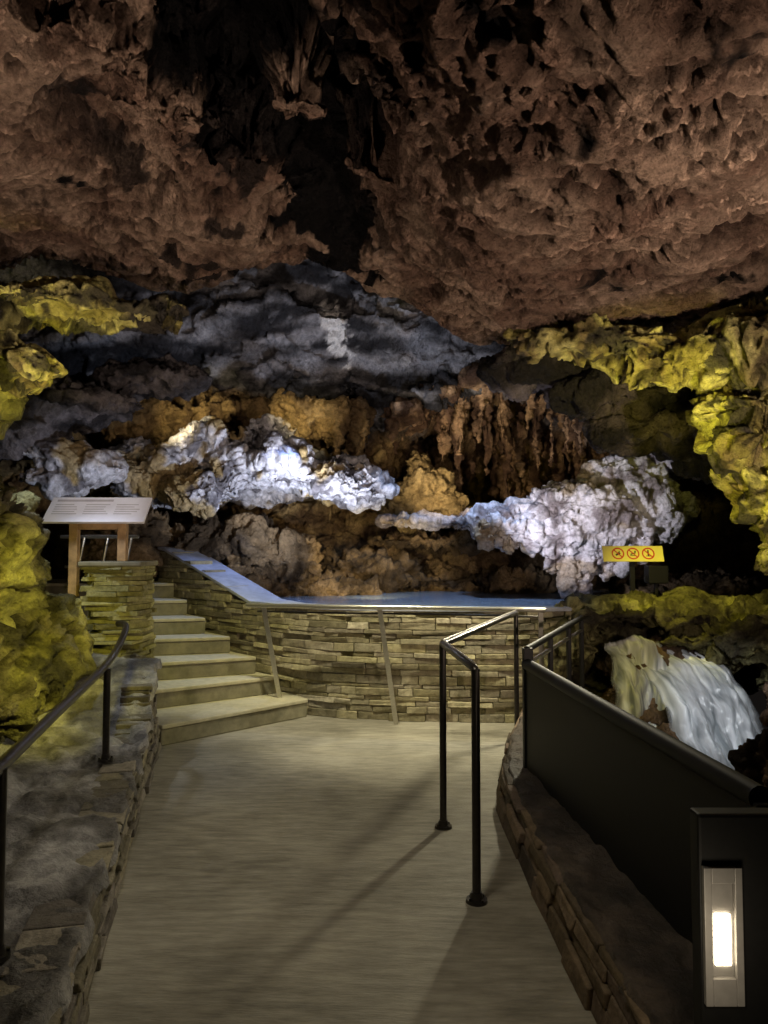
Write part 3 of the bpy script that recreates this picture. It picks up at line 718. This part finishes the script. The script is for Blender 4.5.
spot('cool_floodlight', (-.6, 7.5, 1.4), (-.5, 9.5, 4.5), 240, (.80, .83, .96), 88, .1, .9)
spot('cool_floodlight', (.8, 7.0, 1.5), (1.9, 8.6, 3.7), 60, (.85, .84, .92), 60, .1, 1)  # added to brighten the dark grey overhang, no lamp body here
spot('cool_floodlight', (-2.2, 7.0, 1.6), (-3.4, 8.1, 2.5), 40, COOL, 60, .05, .7)
spot('blue_floodlight', (-.9, 8.4, 3.3), (-1.7, 8.1, 1.2), 110, (.30, .45, 1), 60, .08, .8)
spot('blue_floodlight', (1.0, 8.2, 3.2), (.6, 8.6, 1.0), 110, (.5, .66, 1), 110, .08, .8)  # unseen spot added above the pool to brighten the water
spot('amber_lamp', (-2.6, 8.3, 3.0), (-2.4, 10.2, 3.3), 75, (1, .8, .45), 50, .1, 1)
spot('amber_lamp', (-1.0, 8.3, 3.3), (-1.2, 10.2, 3.3), 55, (1, .8, .45), 45, .1, 1)
spot('amber_lamp', (.3, 8.6, 2.3), (1.5, 11.0, 3.0), 160, (1, .76, .48), 70, .05, .9)
spot('amber_lamp', (0, 8.4, 1.3), (-.4, 10.5, 1.5), 60, (1, .78, .42), 100, .1, .8)
spot('waterfall_light', (2.35, 4.9, 1.3), (2.85, 6.4, .15), 48, (.90, .95, 1), 46, .05, .9)
spot('waterfall_light', (1.7, 5.6, 1.2), (2.1, 6.5, .3), 9, YEL, 50, .05, .9)
spot('stair_light', (-1.2, 6.4, 2.6), (-2.0, 7.6, .5), 85, (1, .93, .42), 70, .06, .9)
spot('stair_light', (-2.6, 5.3, 2.6), (-2.0, 5.8, .6), 40, (.7, .8, 1), 70, .06, .9)
spot('kerb_fill', (-1.1, 3.2, 2.6), (-1.6, 3.9, .3), 22, (1, .94, .82), 80, .1, 1)  # added to brighten the left kerb, without a fixture
spot('sign_fill', (-1.9, 5.1, 3.1), (-2.4, 6.1, 1.9), 28, (.95, .95, 1), 40, .05, .8)  # unseen spot added so the sign panel shows white
point('bollard_glow', (.80, 1.75, .58), 2.0, (1, .84, .6), .05)

w = bpy.data.worlds.new('World'); S.world = w; w.use_nodes = True
w.node_tree.nodes['Background'].inputs[0].default_value = (.6, .5, .45, 1); w.node_tree.nodes['Background'].inputs[1].default_value = .01

# ---------------------------------------------------------------- camera
cam = bpy.data.cameras.new('camera'); cam.lens = 26; cam.sensor_width = 36; cam.clip_start = .05
co_ = bpy.data.objects.new('camera', cam); COL.objects.link(co_); co_.location = (0, 0, 1.6)
co_.rotation_euler = (math.radians(92.78), 0, 0); S.camera = co_
